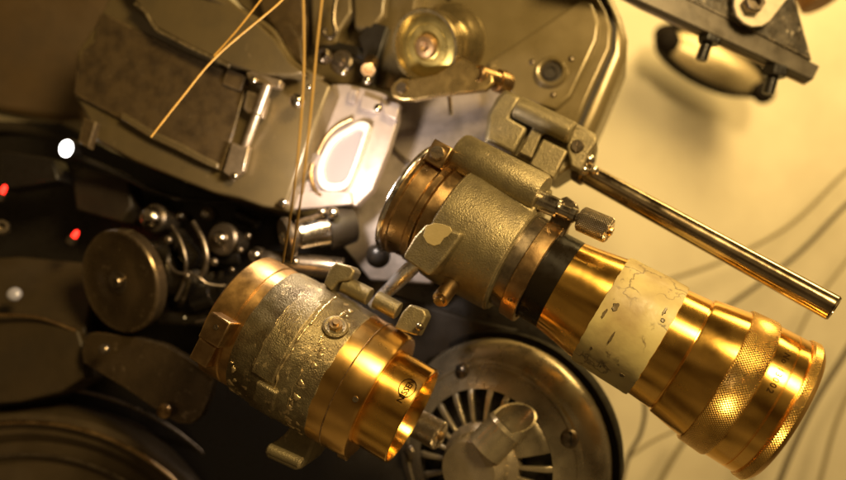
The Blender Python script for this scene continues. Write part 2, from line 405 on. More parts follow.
tb0, rb0 = ML.st(742,74.3); tb1, rb1 = ML.st(757.5,75.0)
def rband(t): return rb0 + (rb1-rb0)*(t-tb0)/(tb1-tb0)
wrap_text('No 13002', 7.6, ML, tb0 + (tb1-tb0)*.36, math.radians(-40), rband, False, T, band, 'engraved_number', sx=1.05, space=1.32)

# ================================================================== LENS HOLDER (casting round the main lens)
H = Thing('lens_holder', 'rough cast metal holder clamping the long gold lens, with a focusing knob on top', 'lens holder', ML.p(0,60,60))
bm = B(); lathe(bm, ML, prof(ML,(450,50),(450,57),(452,60),(460,61),(505,59.5),(514,59),(516,57),(516.5,51),(516.5,50)))
hb = H.part('housing', bm, CAST)
# boss with the focusing spindle
bs = fr((459,153,775), (542,195,738))
bm = B(); lathe(bm, bs, [(-1,0),(-1,17),(1,20.5),(4,21.6),(bs.L-3,20.8),(bs.L,19),(bs.L+.3,9),(bs.L+.3,0)], 64)
H.part('boss', bm, CAST)
# web joining boss and sleeve
bm = B(); t0 = ML.t(452); t1 = ML.t(514)
sec = [(30,-34),(40,-46),(30,-58),(22,-74),(0,-80),(-30,-60),(-20,-20),(10,-20)]
v0 = [bm.verts.new(ML.p(a,b,t0)) for a,b in sec]; v1 = [bm.verts.new(ML.p(a,b,t1)) for a,b in sec]
bm.faces.new(v0); bm.faces.new(v1[::-1])
for i in range(len(sec)): bm.faces.new([v0[i], v0[(i+1)%len(sec)], v1[(i+1)%len(sec)], v1[i]])
H.part('web', bm, CAST, bevel=3, seg=3)
# lower lug with pale worn patch
nl = (NN*.93 + DN*.30 + Vector((0,0,.15))).normalized()
bm = B(); plate(bm, [(426,224),(414,237),(404,254),(403,258),(428,276),(432,273),(446,257),(460,238),(461,233)], (432,250,718), nl, 34)
lug = H.part('lug', bm, CAST, bevel=2.2, seg=3)
PATCH = mat('bare_pale_patch', (.50,.40,.19), .2, .5, bump=.2, bscale=300)
pp = [(426,226),(434,223),(442,224),(450,227),(452,231),(448,236),(444,238),(440,244),(434,246),(427,243),(423,236)]
bm = B(); plate(bm, pp, (432,250,717.6), nl, 1.0); H.part('worn_patch', bm, PATCH, lug, bevel=.3)
# rear screw block
bm = B(); sb = fr((440,158,770),(446,150,742)); cc = W(439,155,752)
f = Fr(cc, cc+AX); box(bm, f, -16,6,-12,12,-11,11)
blk = H.part('clamp_block', bm, COPPER, bevel=1.4)
bm = B(); screw(bm, f.p(6,0,0), f.ex, 7.5, 4.5, ang=1.2); H.part('screw', bm, STEEL, blk)
# clamp strap round the sleeve
bm = B(); lathe(bm, ML, prof(ML,(527,50.5),(527,53.8),(527.8,54.6),(540.5,55.2),(541.3,54.4),(541.3,50)), 128)
st = H.part('clamp_strap', bm, COPPER)
bm = B(); plate(bm, [(537,252),(546,228),(556,206),(561,198),(567,196),(577,203),(579,208),(566,232),(552,262)], (558,225,733), NN, 11)
H.part('clamp_lug', bm, STEELD, st, bevel=1.6)
bm = B(); p_ = ML.p(55.2*math.cos(.75), 55.2*math.sin(.75), ML.t(534)); nrm = (ML.ex*math.cos(.75)+ML.ey*math.sin(.75))
screw(bm, p_ - nrm*1.2, nrm, 2.6, 2, ang=.3); H.part('set_screw', bm, STEELD, st)
# spindle and knurled knob
sp = fr((538,200,738), (612,232,705))
ks = lambda px: sp.t(px)
bm = B(); lathe(bm, sp, [(ks(538),0),(ks(538),10.2),(ks(558),9.6),(ks(559.5),8.5),(ks(559.5),6),(ks(570),6),(ks(571),7.2),(ks(576),7.2),(ks(577),5),(ks(583),5),(ks(583),0)], 48)
spn = H.part('spindle', bm, STEEL)
bm = B(); lathe(bm, sp, [(ks(580),0),(ks(580),10.5),(ks(581.5),12.4),(ks(608),12.6),(ks(609.5),11.5),(ks(610),10),(ks(609),5),(ks(609),0)], 64)
kn = H.part('knob', bm, KNOB)
bm = B(); screw(bm, sp.p(0,0,ks(608.5)), sp.ez, 4.5, 4, ang=.4); H.part('screw', bm, COPPER, kn)
# lower brass screw and dark underside block
bm = B(); lw = fr((452,284,745),(440,300,728)); cyl(bm, lw, -10, lw.L, 8.5, 32); cyl(bm, lw, lw.L-.5, lw.L+4, 5.5, 24)
H.part('lower_bolt', bm, COPPER)
bm = B(); sl = fr((428,252,770),(372,306,800)); lathe(bm, sl, [(0,0),(0,8),(sl.L*.4,8.5),(sl.L,5.5),(sl.L,0)], 32)
H.part('strut', bm, mat('blue_steel', (.75,.75,.8), .9, .3))

# ================================================================== SWING BRACKET + GUIDE ROD
K = Thing('guide_rod_bracket', 'pebbled cast bracket with interlocking tongue above the lens holder', 'bracket', W(545,135,815))
bd = 806
bm = B(); plate(bm, [(505,89),(520,95),(574,121),(597,134),(595,150),(572,166),(553,178),(513,157),(484,141),(487,114),(497,96)], (540,130,bd), NN, 60)
base = K.part('back_block', bm, CAST, bevel=3, seg=3)
bm = B(); plate(bm, [(506,89.5),(521,97),(510.5,117.5),(528,127),(513.5,153.5),(485,140),(488,114),(498,96)], (540,130,bd-13), NN, 16)
K.part('left_jaw', bm, CAST, bevel=4, seg=4)
bm = B(); plate(bm, [(543,138),(568,150.5),(553.5,178.5),(529,164.5)], (540,130,bd-13), NN, 16)
K.part('right_jaw', bm, CAST, bevel=2.2, seg=3)
tbr = fr((518,107.5,bd-2),(571,133,bd-22))
bm = B(); lathe(bm, tbr, [(-1,0),(-1,10.5),(1,12.3),(tbr.L-1,12.3),(tbr.L+1,10.5),(tbr.L+1,0)], 48)
K.part('pivot_barrel', bm, CAST)
bm = B(); plate(bm, [(516,104),(562,126),(557,139),(547,132),(541,136),(531.5,158.5),(518.5,152.5),(532.5,127),(529,117),(513,112)], (540,130,bd-12), NN, 14)
K.part('tongue', bm, CAST, bevel=2.0, seg=4)
bm = B(); plate(bm, [(573,127),(580,127),(597,136),(597.5,142),(590,152),(581,172),(570,166),(566,146)], (540,130,bd-10), NN, 46)
col = K.part('collar', bm, CAST, bevel=3, seg=3)
bm = B(); screw(bm, onplane(577.5,146.5,W(540,130,bd-9.5),NN), NN, 7.0, 3.6, ang=-.2)
K.part('screw', bm, STEELD, col)
for x, y, r in ((589,160,6.5),(584,170,5.5),(594,170,5)):
    bm = B(); dome(bm, W(x,y,788), (NN+AX*.5).normalized(), r, r*.9); K.part('rivet', bm, STEEL, col)
R = fr((583,171.5,806),(835,309,668))
T2 = Thing('guide_rod', 'long polished steel rod jutting out of the cast bracket in front of the wall', 'rod', R.O)
bm = B(); lathe(bm, R, [(-8,0),(-8,11.4),(R.L-1.8,12.2),(R.L,11.0),(R.L,8),(R.L-2,7.5),(R.L-2,0)], 64)
ROD = mat('polished_rod', (.62,.50,.33), 1, .22, grime=.8, gscale=26, gcol=(.34,.25,.14), rvar=.1, bump=.06, bscale=260, lines=.1, aniso=.75)
T2.part('shaft', bm, ROD)
bm = B(); lathe(bm, R, [(-6,0),(-6,14),(4,14.5),(6,12.5),(6,10)], 48); T2.part('collar', bm, STEELD)

# ================================================================== SECOND LENS (left)
T = Thing('projection_lens', 'short gold projection lens with open front bore in the mottled casting at lower left', 'lens', LL.O)
bm = B(); lathe(bm, LL, prof(LL,(378,48),(378,51.2),(408,51.8),(412,52),(413,51.2),(413,49.4),(411,48.4),(395,47.6),(380,46.5),(378,44),(377,0)), 128)
tub = T.part('front_tube', bm, GOLD)
bm = B(); lathe(bm, LL, prof(LL,(343,50),(343,67.2),(344,68),(378.5,67.6),(381,66.2),(381.6,64),(380.5,58),(380,52),(379,50)), 128)
fr1 = T.part('front_ring', bm, GOLD2)
bm = B(); lathe(bm, LL, prof(LL,(358.0,68.2),(358.3,68.6),(358.9,68.6),(359.2,68.1)), 128); T.part('seam', bm, COPPER, fr1)
ph = 68.3*LL.st(366,1)[1]
bm = B(); q = LL.p(ph*math.cos(-.02), ph*math.sin(-.02), LL.t(375)); screw(bm, q-LL.ex*.8, LL.ex, 2.9, 1.6, ang=.9); T.part('set_screw', bm, STEELD, fr1)
bm = B(); lathe(bm, LL, prof(LL,(239,0),(239,56),(239.5,63),(241,64.8),(259.5,65.4),(260.3,64.2),(261,64.2),(261.8,65.2),(272,65.2),(272,0)), 128)
T.part('rear_ring', bm, DULLB)
bm = B(); lathe(bm, LL, prof(LL,(386,47.3),(385.6,30),(385.2,0)), 64); T.part('glass', bm, GLASS, tub)  # lens glass, black and set forward so the bore reads as shaded hollow
ttop = LL.t(405); 
def rt(t): return 51.7*LL.st(392,1)[1]
wrap_text('NISSEN', 8.2, LL, LL.t(406), math.radians(-17), rt, True, T, tub, 'maker_name', sx=.98, space=1.0, depth=.3)
bm = B()   # oval outline round the lettering
for k in range(48):
    q0, q1 = 2*math.pi*k/48, 2*math.pi*(k+1)/48
    vs = []
    for q, s in ((q0,1),(q1,1),(q1,.9),(q0,.9)):
        u_, v_ = 10.5*math.cos(q)*s, 7.6*math.sin(q)*s
        rr = rt(0)+.12; th = math.radians(-35)+u_/rr
        vs.append(bm.verts.new(LL.p(rr*math.cos(th), rr*math.sin(th), LL.t(406)-3 + v_)))
    bm.faces.new(vs)
T.part('oval_emblem', bm, INK, tub)

# ================================================================== SECOND HOLDER
G = Thing('lens_holder', 'pitted grey casting with solder splashes wrapped round the short lens at lower left', 'lens holder', LL.p(0,66,40))
bm = B(); lathe(bm, LL, prof(LL,(269,60),(269,65.5),(270.5,67),(290,68.2),(291,69.4),(311,70),(312,69),(326,69.6),(327,68.6),(343,68.8),(345,68),(345,60)), 160)
for v in bm.verts:
    q = v.co - LL.O; t = q.dot(LL.ez); rad = q - LL.ez*t
    n1 = mathutils.noise.noise(v.co*.05); n2 = mathutils.noise.noise(v.co*.16)
    v.co += rad.normalized()*(n1*1.0+n2*.5)
sh = G.part('shell', bm, CAST2, ang=50)
def lumps(n, tr, thr, sz, seed):
    rnd = random.Random(seed); bm = B()
    for i in range(n):
        t = rnd.uniform(*tr); th = rnd.uniform(*thr); s = rnd.uniform(*sz)
        rr = 68.2*LL.st(310,1)[1]*(1.0) + rnd.uniform(-.4,.3)
        c = LL.p(rr*math.cos(th), rr*math.sin(th), t); n = (LL.ex*math.cos(th)+LL.ey*math.sin(th))
        f = Fr(c, c+n); k0 = len(bm.verts)
        prf = [(-1,s*1.1),(s*.10,s),(s*.17,s*.6),(s*.20,0)]
        asp = rnd.uniform(.4,1); rot = rnd.uniform(0,3.1)
        rings = []
        for tt, r in prf[:-1]:
            rings.append([bm.verts.new(f.p(r*(math.cos(q)*math.cos(rot)-asp*math.sin(q)*math.sin(rot))*(1+.22*math.sin(3*q+i)+.16*math.sin(7*q+i*2)), r*(math.cos(q)*math.sin(rot)+asp*math.sin(q)*math.cos(rot))*(1+.22*math.sin(3*q+i)+.16*math.sin(7*q+i*2)), tt)) for q in [2*math.pi*k/14 for k in range(14)]])
        top = bm.verts.new(f.p(0,0,prf[-1][0]))
        for A, D in zip(rings, rings[1:]):
            for k in range(14): bm.faces.new([A[k],A[(k+1)%14],D[(k+1)%14],D[k]])
        for k in range(14): bm.faces.new([rings[-1][k], rings[-1][(k+1)%14], top])
    return bm
SOLD = mat('solder_splash', (.74,.58,.32), .8, .32, bump=.6, bscale=500, grime=.5, gscale=90)
o_ = G.part('solder_splashes', lumps(110, (LL.t(312), LL.t(334)), (-1.25, 1.1), (.8,3.6), 3), SOLD, sh, ang=70); o_['kind'] = 'stuff'
o_ = G.part('solder_splashes', lumps(70, (LL.t(272), LL.t(340)), (.40, 1.35), (.8,4.2), 5), SOLD, sh, ang=70); o_['kind'] = 'stuff'
bm = B()
for px, a0, a1, w in ((312.5,-1.25,.95,1.5),(291,-1.0,.3,.9),(327,-1.1,.6,.9)):
    n = 90; t_ = LL.t(px); rb = 69.3*LL.st(px,1)[1]; P_ = []
    for k in range(n):
        th = a0+(a1-a0)*k/(n-1); j = mathutils.noise.noise(Vector((th*6,px,0)))
        P_.append(LL.p(rb*math.cos(th), rb*math.sin(th), t_ + j*2.2))
    tube(bm, P_, [w*(.25+1.3*abs(mathutils.noise.noise(Vector((k*.35,px,5))))) for k in range(n)], 8)
G.part('solder_seam', bm, SOLD, sh, ang=60)
# raised pad low on the shell
def arcpad(px0, px1, th0, th1, h, name, mat_, under=None, bev=1.5, f=LL, rb=68.5):
    bm = B(); n = 10
    ts = [f.t(px0), f.t(px1)]; R0 = [rb*f.st(px0,1)[1], rb*f.st(px1,1)[1]]
    G_ = []
    for j in (0,1):
        for r in (R0[j]-3, R0[j]+h):
            G_.append([bm.verts.new(f.p(r*math.cos(th0+(th1-th0)*k/n), r*math.sin(th0+(th1-th0)*k/n), ts[j])) for k in range(n+1)])
    a,b_,c,d = G_    # inner0, outer0, inner1, outer1
    for k in range(n):
        bm.faces.new([b_[k],b_[k+1],d[k+1],d[k]]); bm.faces.new([a[k+1],a[k],c[k],c[k+1]])
        bm.faces.new([a[k],a[k+1],b_[k+1],b_[k]]); bm.faces.new([c[k+1],c[k],d[k],d[k+1]])
    bm.faces.new([a[0],b_[0],d[0],c[0]]); bm.faces.new([b_[n],a[n],c[n],d[n]])
    return G.part(name, bm, mat_, under, bevel=bev, seg=3)
arcpad(291, 311, -.95, .38, 2.6, 'raised_band', CAST2, sh)
arcpad(299, 318, .42, .78, 6, 'raised_pad', CAST2, sh, 2.5)
# stud with washer on the top
th = -.72; rr = 70*LL.st(322,1)[1]; c = LL.p(rr*math.cos(th), rr*math.sin(th), LL.t(331)); n_ = LL.ex*math.cos(th)+LL.ey*math.sin(th)
f = Fr(c, c+n_)
bm = B(); lathe(bm, f, [(-3,0),(-3,12.5),(1.5,12),(3,10),(2.2,7),(1.2,0)], 40); wsh = G.part('washer', bm, CAST2)
bm = B(); hexnut(bm, f.p(0,0,1), n_, 6.8, 5, .45, .3); nt_ = G.part('nut', bm, COPPER, wsh)
bm = B(); cyl(bm, f, 0, 9, 3, 20); G.part('stud', bm, COPPER, wsh)
# top lugs
def lugbox(px, py, d, a, b, l, m=CAST, bev=2.5, name='lug', f0=LL, rot=0):
    c = W(px,py,d); f = Fr(c, c+f0.ez); bm = B()
    box(bm, f, -a,a, -b,b, -l,l); return G.part(name, bm, m, bevel=bev, seg=3)
bm = B(); hb1 = fr((333,278,760),(352,288,752)); plate(bm, [(323,284),(330,267),(336,262),(351,266),(355,271),(350,280),(338,282),(331,291)], (338,275,742), NN, 22)
G.part('lug', bm, CAST, bevel=2, seg=3)
bm = B(); cyl(bm, fr((344,284,752),(372,298,744)), 0, 30, 9, 32); G.part('hinge_pin', bm, CAST)
bm = B(); plate(bm, [(394,328),(402,312),(410,304),(424,309),(427,316),(417,336),(404,332)], (410,318,720), NN, 20)
G.part('lug', bm, CAST, bevel=2, seg=3)
bm = B(); cyl(bm, fr((376,299,742),(400,312,735)), 0, 26, 9, 32); G.part('hinge_pin', bm, CAST)
bm = B(); dome(bm, W(420,327,712), (NN+AX).normalized(), 4, 3); G.part('bolt_head', bm, STEELD)
# bottom lug: curled casting foot
bm = B(); plate(bm, [(296,418),(318,432),(306,462),(302,469),(294,471),(284,466),(266,458),(264,452),(266,446),(277,440),(284,434)], (292,445,738), (NN+DN*.25).normalized(), 40)
G.part('foot', bm, CAST, bevel=4, seg=4)
bm = B(); ft = fr((270,449,722),(303,464,712)); cyl(bm, ft, -2, ft.L-1, 5.5, 32, ch=1.5); G.part('foot_roll', bm, CAST)
# rear clamp ear blocks
c = W(217,330,695); f = Fr(c, c+LL.ez); bm = B(); box(bm, f, -18,9, -14,12, -10,13); e1 = G.part('clamp_ear', bm, COPPER, bevel=1.4)
bm = B(); screw(bm, f.p(9,-4,2), f.ex, 2.6, 1.2); G.part('set_screw', bm, STEELD, e1)
c = W(206,351,712); f = Fr(c, c+LL.ez); bm = B(); box(bm, f, -18,8, -10,12, -9,11); G.part('clamp_ear', bm, COPPER, bevel=1.4)
# knurled knob with copper tip
kf = fr((416,423,805),(440,436,790)); bm = B(); lathe(bm, kf, [(-12,0),(-12,14),(0,15.4),(kf.L-1,15.8),(kf.L,14.8),(kf.L,0)], 64)
kn = G.part('knob', bm, KNOB)
bm = B(); cyl(bm, kf, kf.L-1, kf.L+3.5, 4.6, 24, ch=1); G.part('screw', bm, COPPER, kn)
bm = B(); cyl(bm, fr((340,452,735),(352,458,730)), 0, 10, 5, 24); G.part('drain_plug', bm, COPPER)

# ================================================================== PROJECTOR HEAD (upper left)
P = Thing('projector_head', 'olive enamelled projector head casting with a hinged side door, upper left', 'projector head', W(190,110,940))
hd = 905
bm = B(); plate(bm, [(120,-30),(214,-14),(250,16),(273,33),(287,58),(305,70),(331,85),(309,142),(284,210),(262,207),(240,199),(213,193),(180,180),(133,161),(96,141),(90,125),(84,112),(74,96),(76,52),(98,20)], (200,100,hd), NN, 150)
P.part('body', bm, OLIVE, bevel=4, seg=3)
bm = B(); plate(bm, [(103,12),(124,23),(150,36),(190,55),(227,71),(247,84),(234,130),(221,171),(212,168),(196,157),(178,147),(152,137),(120,119),(76,96),(74,92),(78,60),(82,51),(95,40),(98,16)], (200,100,hd-5), NN, 8)
door = P.part('door', bm, OLIVED, bevel=1.5)
bm = B(); plate(bm, [(122,112),(153,131),(180,143),(200,154),(218,163),(217,169),(206,165),(186,155),(176,150),(152,139),(120,119)], (200,100,hd-11), NN, 6)
P.part('door_lip', bm, OLIVE, door, bevel=1.5)
bm = B(); plate(bm, [(228,68),(246,76),(240,91),(222,84)], (200,100,hd-9), NN, 5); P.part('catch', bm, OLIVED, door, bevel=1)
bm = B(); plate(bm, [(115,-30),(137,4),(146,13),(156,28),(191,47),(228,64),(262,75),(292,75),(303,72),(290,62),(274,38),(252,18),(215,-12),(190,-30)], (200,100,hd-24), NN, 22)
up = P.part('upper_cover', bm, OLIVE, bevel=3, seg=3)
# rounded ridge along the cover
bm = B(); tube(bm, smoothpath([W(x,y,hd-14+dz) for x,y,dz in ((190,-12,8),(214,-1,6),(250,17,0),(272,32,-4),(284,52,-7),(292,63,-9),(306,72,-12),(322,80,-15))]), 4.2, 14)
P.part('ridge', bm, OLIVE, up)
# ragged cast edge below the cover
bm = B(); pts = smoothpath([onplane(x,y,W(200,100,hd-24),NN) for x,y in ((135,4),(145,12),(156,29),(172,38),(191,48),(210,57),(229,66))], 14)
tube(bm, pts, [2.0+.9*abs(mathutils.noise.noise(p*.35)) for p in pts], 10); P.part('cast_edge', bm, CAST2, up)
# hinge
hf = fr((268,84,hd-45),(233,180,hd-22))
def hseg(a, b): return (hf.L*a, hf.L*b)
hroot = None
LEAF = mat('hinge_steel', (.60,.48,.33), .85, .38, bump=.15, bscale=300, grime=.5, gscale=60)
bm = B()
plate(bm, [(247,90),(268,97),(262,118),(257,116),(247,113),(243,108)], (200,100,hd-14), NN, 8)
leaf = P.part('hinge_leaf', bm, LEAF, bevel=1)
bm = B(); plate(bm, [(232,142),(244,147),(249,146),(243,171),(232,178),(223,172)], (200,100,hd-14), NN, 8); P.part('hinge_leaf', bm, LEAF, bevel=1)
for a, b in ((0,.3),(.31,.66),(.67,1)):
    t0,t1 = hseg(a,b); bm = B(); cyl(bm, hf, t0, t1, 5.8 if a != .31 else 5.0, 24, ch=.6); P.part('hinge_knuckle', bm, LEAF, leaf)
bm = B(); plate(bm, [(246,72),(252,71),(281,80),(279,87),(270,86),(248,79)], (200,100,hd-24), NN, 12); P.part('hinge_bracket', bm, LEAF, bevel=1)
for x,y,r in ((253,80,4.5),(234,176,4.5)):
    bm = B(); dome(bm, W(x,y,hd-38), NN, r, 3); P.part('hinge_rivet', bm, STEEL)
bm = B(); dome(bm, W(297,101,hd-54), NN, 9, 8); P.part('screw', bm, STEEL)
bm = B(); dome(bm, W(309,87,hd-48), NN, 3.2, 3); P.part('screw', bm, STEEL)
bm = B(); plate(bm, [(84,118),(96,122),(88,148),(78,142)], (88,130,hd+10), NN, 10); P.part('lower_flange', bm, OLIVED, bevel=1)
bm = B(); plate(bm, [(324,85),(331,87),(309,142),(285,208),(278,205),(300,146)], (300,140,hd-30), NN, 6); P.part('edge_strip', bm, OLIVE, bevel=1)

# ================================================================== FILM GATE
gd = 886
GT = Thing('film_gate', 'brightly lit metal film gate with a curved opening beside the lens', 'film gate', W(345,150,gd))
GM = mat('gate_metal', (.46,.39,.35), .35, .4, bump=.2, bscale=200, grime=.4, gscale=40, gcol=(.38,.30,.26))
bm = B(); plate(bm, [(332,84),(347,84),(380,92),(398,100),(398,118),(388,150),(372,190),(356,206),(318,206),(286,212),(306,150)], (345,150,gd), NN, 14)
gp = GT.part('gate_plate', bm, GM, bevel=1.5)
DP = [(350,126),(360,121),(369,124),(366,136),(356,166),(348,184),(340,190),(326,190),(319,184),(317,170),(323,152),(334,136)]
def ringplate(outer, k, o, n, th):
    cx = sum(p[0] for p in outer)/len(outer); cy = sum(p[1] for p in outer)/len(outer)
    bm = B(); O = W(*o)
    def sm(P): 
        V = [Vector((x,y,0)) for x,y in P]; V = V+[V[0]]; return smoothpath(V,5)[:-1]
    oo = sm(outer); ii = [Vector((cx+(v.x-cx)*k, cy+(v.y-cy)*k, 0)) for v in oo]
    A = [bm.verts.new(onplane(v.x,v.y,O,n)) for v in oo]; D = [bm.verts.new(onplane(v.x,v.y,O,n)) for v in ii]
    A2 = [bm.verts.new(v.co-n*th) for v in A]; D2 = [bm.verts.new(v.co-n*th) for v in D]; m = len(A)
    for i in range(m):
        j=(i+1)%m
        bm.faces.new([A[i],A[j],D[j],D[i]]); bm.faces.new([A2[j],A2[i],D2[i],D2[j]]); bm.faces.new([A[i],A2[i],A2[j],A[j]]); bm.faces.new([D[j],D2[j],D2[i],D[i]])
    return bm
ap = GT.part('aperture_frame', ringplate(DP, .78, (345,150,gd-13), NN, 12), mat('bright_gate_frame', (.8,.75,.7), .2, .35), bevel=.8)
cx = sum(p[0] for p in DP)/len(DP); cy = sum(p[1] for p in DP)/len(DP)
bm = B(); plate(bm, [(cx+(x-cx)*.77, cy+(y-cy)*.77) for x,y in DP], (345,150,gd-3.5), NN, 2)
GT.part('lit_aperture', bm, emit('projector_light', (1,.80,.70), .5, (.12,.095,.08)), gp)
bm = B(); tube(bm, smoothpath([onplane(x,y,W(345,150,gd-8),NN) for x,y in ((352,119),(338,126),(326,138),(318,154))]), 3.0, 12); GT.part('film_guide', bm, COPPER)
bm = B(); tube(bm, smoothpath([onplane(x,y,W(345,150,gd-8),NN) for x,y in ((313,164),(311,176),(315,190),(322,196))]), 2.8, 12); GT.part('film_guide', bm, COPPER)
for pts, d_ in (([(350,88),(358,90),(354,103),(347,100)],8), ([(362,94),(380,101),(376,113),(360,108)],10), ([(286,196),(318,190),(350,192),(352,204),(310,208),(286,210)],10), ([(382,98),(400,104),(396,120),(384,114)],12)):
    bm = B(); plate(bm, pts, (345,150,gd-d_), NN, d_-1); GT.part('gate_bracket', bm, GM, bevel=1.2)
for x,y,r in ((378,108,5),(283,203,6),(322,212,5),(333,213,6.5),(343,72,4),(367,80,5)):
    bm = B(); dome(bm, W(x,y,gd-32), NN, r, r*.8); GT.part('stud', bm, STEEL)

# side plate between gate and lens
SP = Thing('side_plate', 'dull grey metal plate catching the gate light behind the rear of the gold lens', 'metal plate', W(430,150,935))
bm = B(); plate(bm, [(385,84),(440,92),(500,84),(520,140),(480,240),(430,284),(370,280),(330,230),(372,190),(392,140),(398,104)], (420,150,925), NN, 14)
spp = SP.part('panel', bm, PANELG, bevel=2)
bm = B(); tube(bm, smoothpath([onplane(x,y,W(420,150,918),NN) for x,y in ((392,118),(386,142),(379,168),(366,196))]), 3, 10); SP.part('film_strip_edge', bm, COPPER)
bm = B(); tube(bm, smoothpath([onplane(x,y,W(420,150,920),NN) for x,y in ((392,146),(404,158),(416,166),(430,170))]), 1.5, 8); SP.part('seam', bm, STEELD)
bm = B(); cyl(bm, fr((449,90,880),(451,116,880)), 0, 30, 2.6, 16); cyl(bm, fr((449,92,880),(450,97,880)), 0, 5, 5, 16); SP.part('pin', bm, STEEL)
bm = B(); dome(bm, W(378,256,860), Vector((-.2,-1,0)).normalized(), 14, 12); SP.part('rubber_bumper', bm, BLACK)

# ================================================================== GEAR COVER (upper middle and right)
GC = Thing('gear_cover', 'large smooth olive cover with rounded right edge and a round port', 'machine cover', W(540,60,960))
cd = 930
OLC = mat('warm_olive_enamel', (.215,.165,.075), .35, .34, bump=.06, bscale=120, grime=.4, gscale=14, gcol=(.22,.17,.08), coat=.3)
bm = B(); plate(bm, [(330,-60),(590,-60),(606,-20),(622,14),(628,36),(627,56),(602,116),(580,165),(520,150),(440,100),(330,60)], (540,60,cd), NN, 90)
GC.part('body', bm, OLC, bevel=15, seg=6)
bm = B(); plate(bm, [(440,-60),(572,-60),(592,-14),(606,10),(612,28),(611,48),(588,98),(575,130),(520,110),(470,72),(455,40)], (540,60,cd-10), NN, 12)
GC.part('face_panel', bm, OLC, bevel=4, seg=3)
bm = B(); plate(bm, [(560,-60),(578,-60),(597,-16),(611,8),(617,28),(616,50),(593,101),(579,135),(560,130),(600,20)], (540,60,cd-2), NN, 5)
GC.part('groove_shade', bm, DARK)  # dark plate standing in for the shade in the groove round the panel
bm = B(); plate(bm, [(486,62),(560,13),(580,0),(592,2),(600,22),(598,40),(572,96),(556,110),(520,100),(492,84)], (540,60,cd-17), NN, 9)
rp = GC.part('raised_panel', bm, OLC, bevel=5, seg=4)
pc = onplane(551,72.5,W(540,60,cd-17),NN); f = Fr(pc, pc+NN)
bm = B(); lathe(bm, f, [(-2,21),(1,20.5),(5,18.5),(6.5,16.5),(5.5,14),(1.5,12.8),(1.0,12),(1.0,0)], 64); prt = GC.part('port', bm, OLC)
bm = B(); lathe(bm, f, [(.5,12.4),(1.6,12.4),(1.8,10),(4,8.6),(4,6),(1.8,5.5),(1.8,0)], 48); GC.part('port_plug', bm, DARK, prt)
for x,y in ((571,59),(532,62),(553,95)):
    bm = B(); dome(bm, onplane(x,y,W(540,60,cd-17),NN), NN, 3.6, 2); GC.part('screw', bm, STEELD)
# folded casting left of the cover
FC = Thing('cast_frame', 'blurred olive frame casting with folds behind the vertical threads', 'casting', W(340,20,980))
bm = B(); plate(bm, [(205,-40),(420,-40),(410,60),(392,92),(360,84),(330,84),(296,66),(276,30),(240,6)], (340,20,965), NN, 40)
FC.part('back_web', bm, OLIVE, bevel=3)
for pts, d_, m_ in (([(250,-30),(300,-30),(306,20),(302,62),(286,40),(262,14)], 950, OLIVED), ([(310,-30),(350,-30),(352,12),(340,30),(336,44),(312,46)], 948, OLIVE), ([(352,-30),(388,-30),(384,14),(372,30),(354,28)], 944, OLIVE), ([(268,18),(290,22),(302,40),(304,66),(288,52)], 938, OLIVED)):
    bm = B(); plate(bm, pts, (320,20,d_), NN, 16); FC.part('rib', bm, m_, bevel=4, seg=3)
bm = B(); plate(bm, [(368,20),(388,26),(378,60),(372,84),(358,80),(362,50),(358,38)], (360,50,925), NN, 16); FC.part('dark_channel', bm, BLACK, bevel=2)  # solid black plate painted in for the shaded gap between castings
bm = B(); plate(bm, [(322,38),(360,46),(362,58),(340,52),(320,48)], (340,50,938), NN, 10); FC.part('dark_channel', bm, BLACK, bevel=2)
bm = B(); P_ = smoothpath([W(x,y,905) for x,y in ((340,-15),(335,6),(334,22),(336,32),(330,38),(324,33),(326,28))]); tube(bm, P_, 2.8, 12); FC.part('hook', bm, STEELD)
bm = B(); hexnut(bm, W(326,58,905), (NN+AX*-.3).normalized(), 10, 10, .6, .2); FC.part('nut', bm, STEELD)
bm = B(); f = Fr(W(343,64,912), W(343,64,912)+NN); lathe(bm, f, [(0,0),(0,14),(8,14.5),(10,12),(10,6),(14,5),(14,0)], 40); FC.part('bushing', bm, STEELD)
bm = B(); cyl(bm, fr((368,70,900),(372,60,925)), 0, 26, 9, 32); FC.part('stud', bm, COPPER)

# ================================================================== IDLER PULLEY
ID = Thing('idler_pulley', 'round greenish brass pulley wheel with a copper hub at the top', 'pulley', W(430,45,880))
pf = Fr(W(447,42,905), W(424,47,858))
BRG = mat('greenish_brass', (.52,.40,.12), .9, .36, grime=.4, gscale=30, gcol=(.4,.28,.08), lines=.5)
bm = B(); lathe(bm, pf, [(-16,0),(-16,44),(-10,46),(-4,44),(2,38),(12,33),(26,34),(34,38),(pf.L-6,42),(pf.L-2,43.4),(pf.L,42),(pf.L-.5,38.5),(pf.L-5,37),(pf.L-8,36),(pf.L-8,0)], 96)
wh = ID.part('wheel', bm, mat('olive_metal', (.34,.26,.12), .8, .25, grime=.4, gscale=30, lines=.2))
L0 = pf.L-8
bm = B(); lathe(bm, pf, [(L0,36),(L0+.8,34),(L0+.8,26),(L0+.3,25.5),(L0+.8,25),(L0+.8,17),(L0,16),(L0+.6,15),(L0+.6,0)], 96); ID.part('face_disc', bm, BRG, wh)
bm = B(); lathe(bm, pf, [(L0+1,14),(L0+4,13.6),(L0+7,11.5),(L0+8,6),(L0+6.5,3),(L0+5.5,2.2),(L0+5,0)], 64); ID.part('hub', bm, mat('brown_hub', (.40,.25,.12), .7, .42, lines=.1), wh)
n_ = NN
bm = B(); plate(bm, [(394,82),(401,77),(410,79),(436,74),(452,64),(461,57),(470,61),(479,68),(492,74),(494,82),(486,90),(470,92),(440,95),(415,100),(402,100),(392,96),(390,88)], (430,85,845), n_, 9)
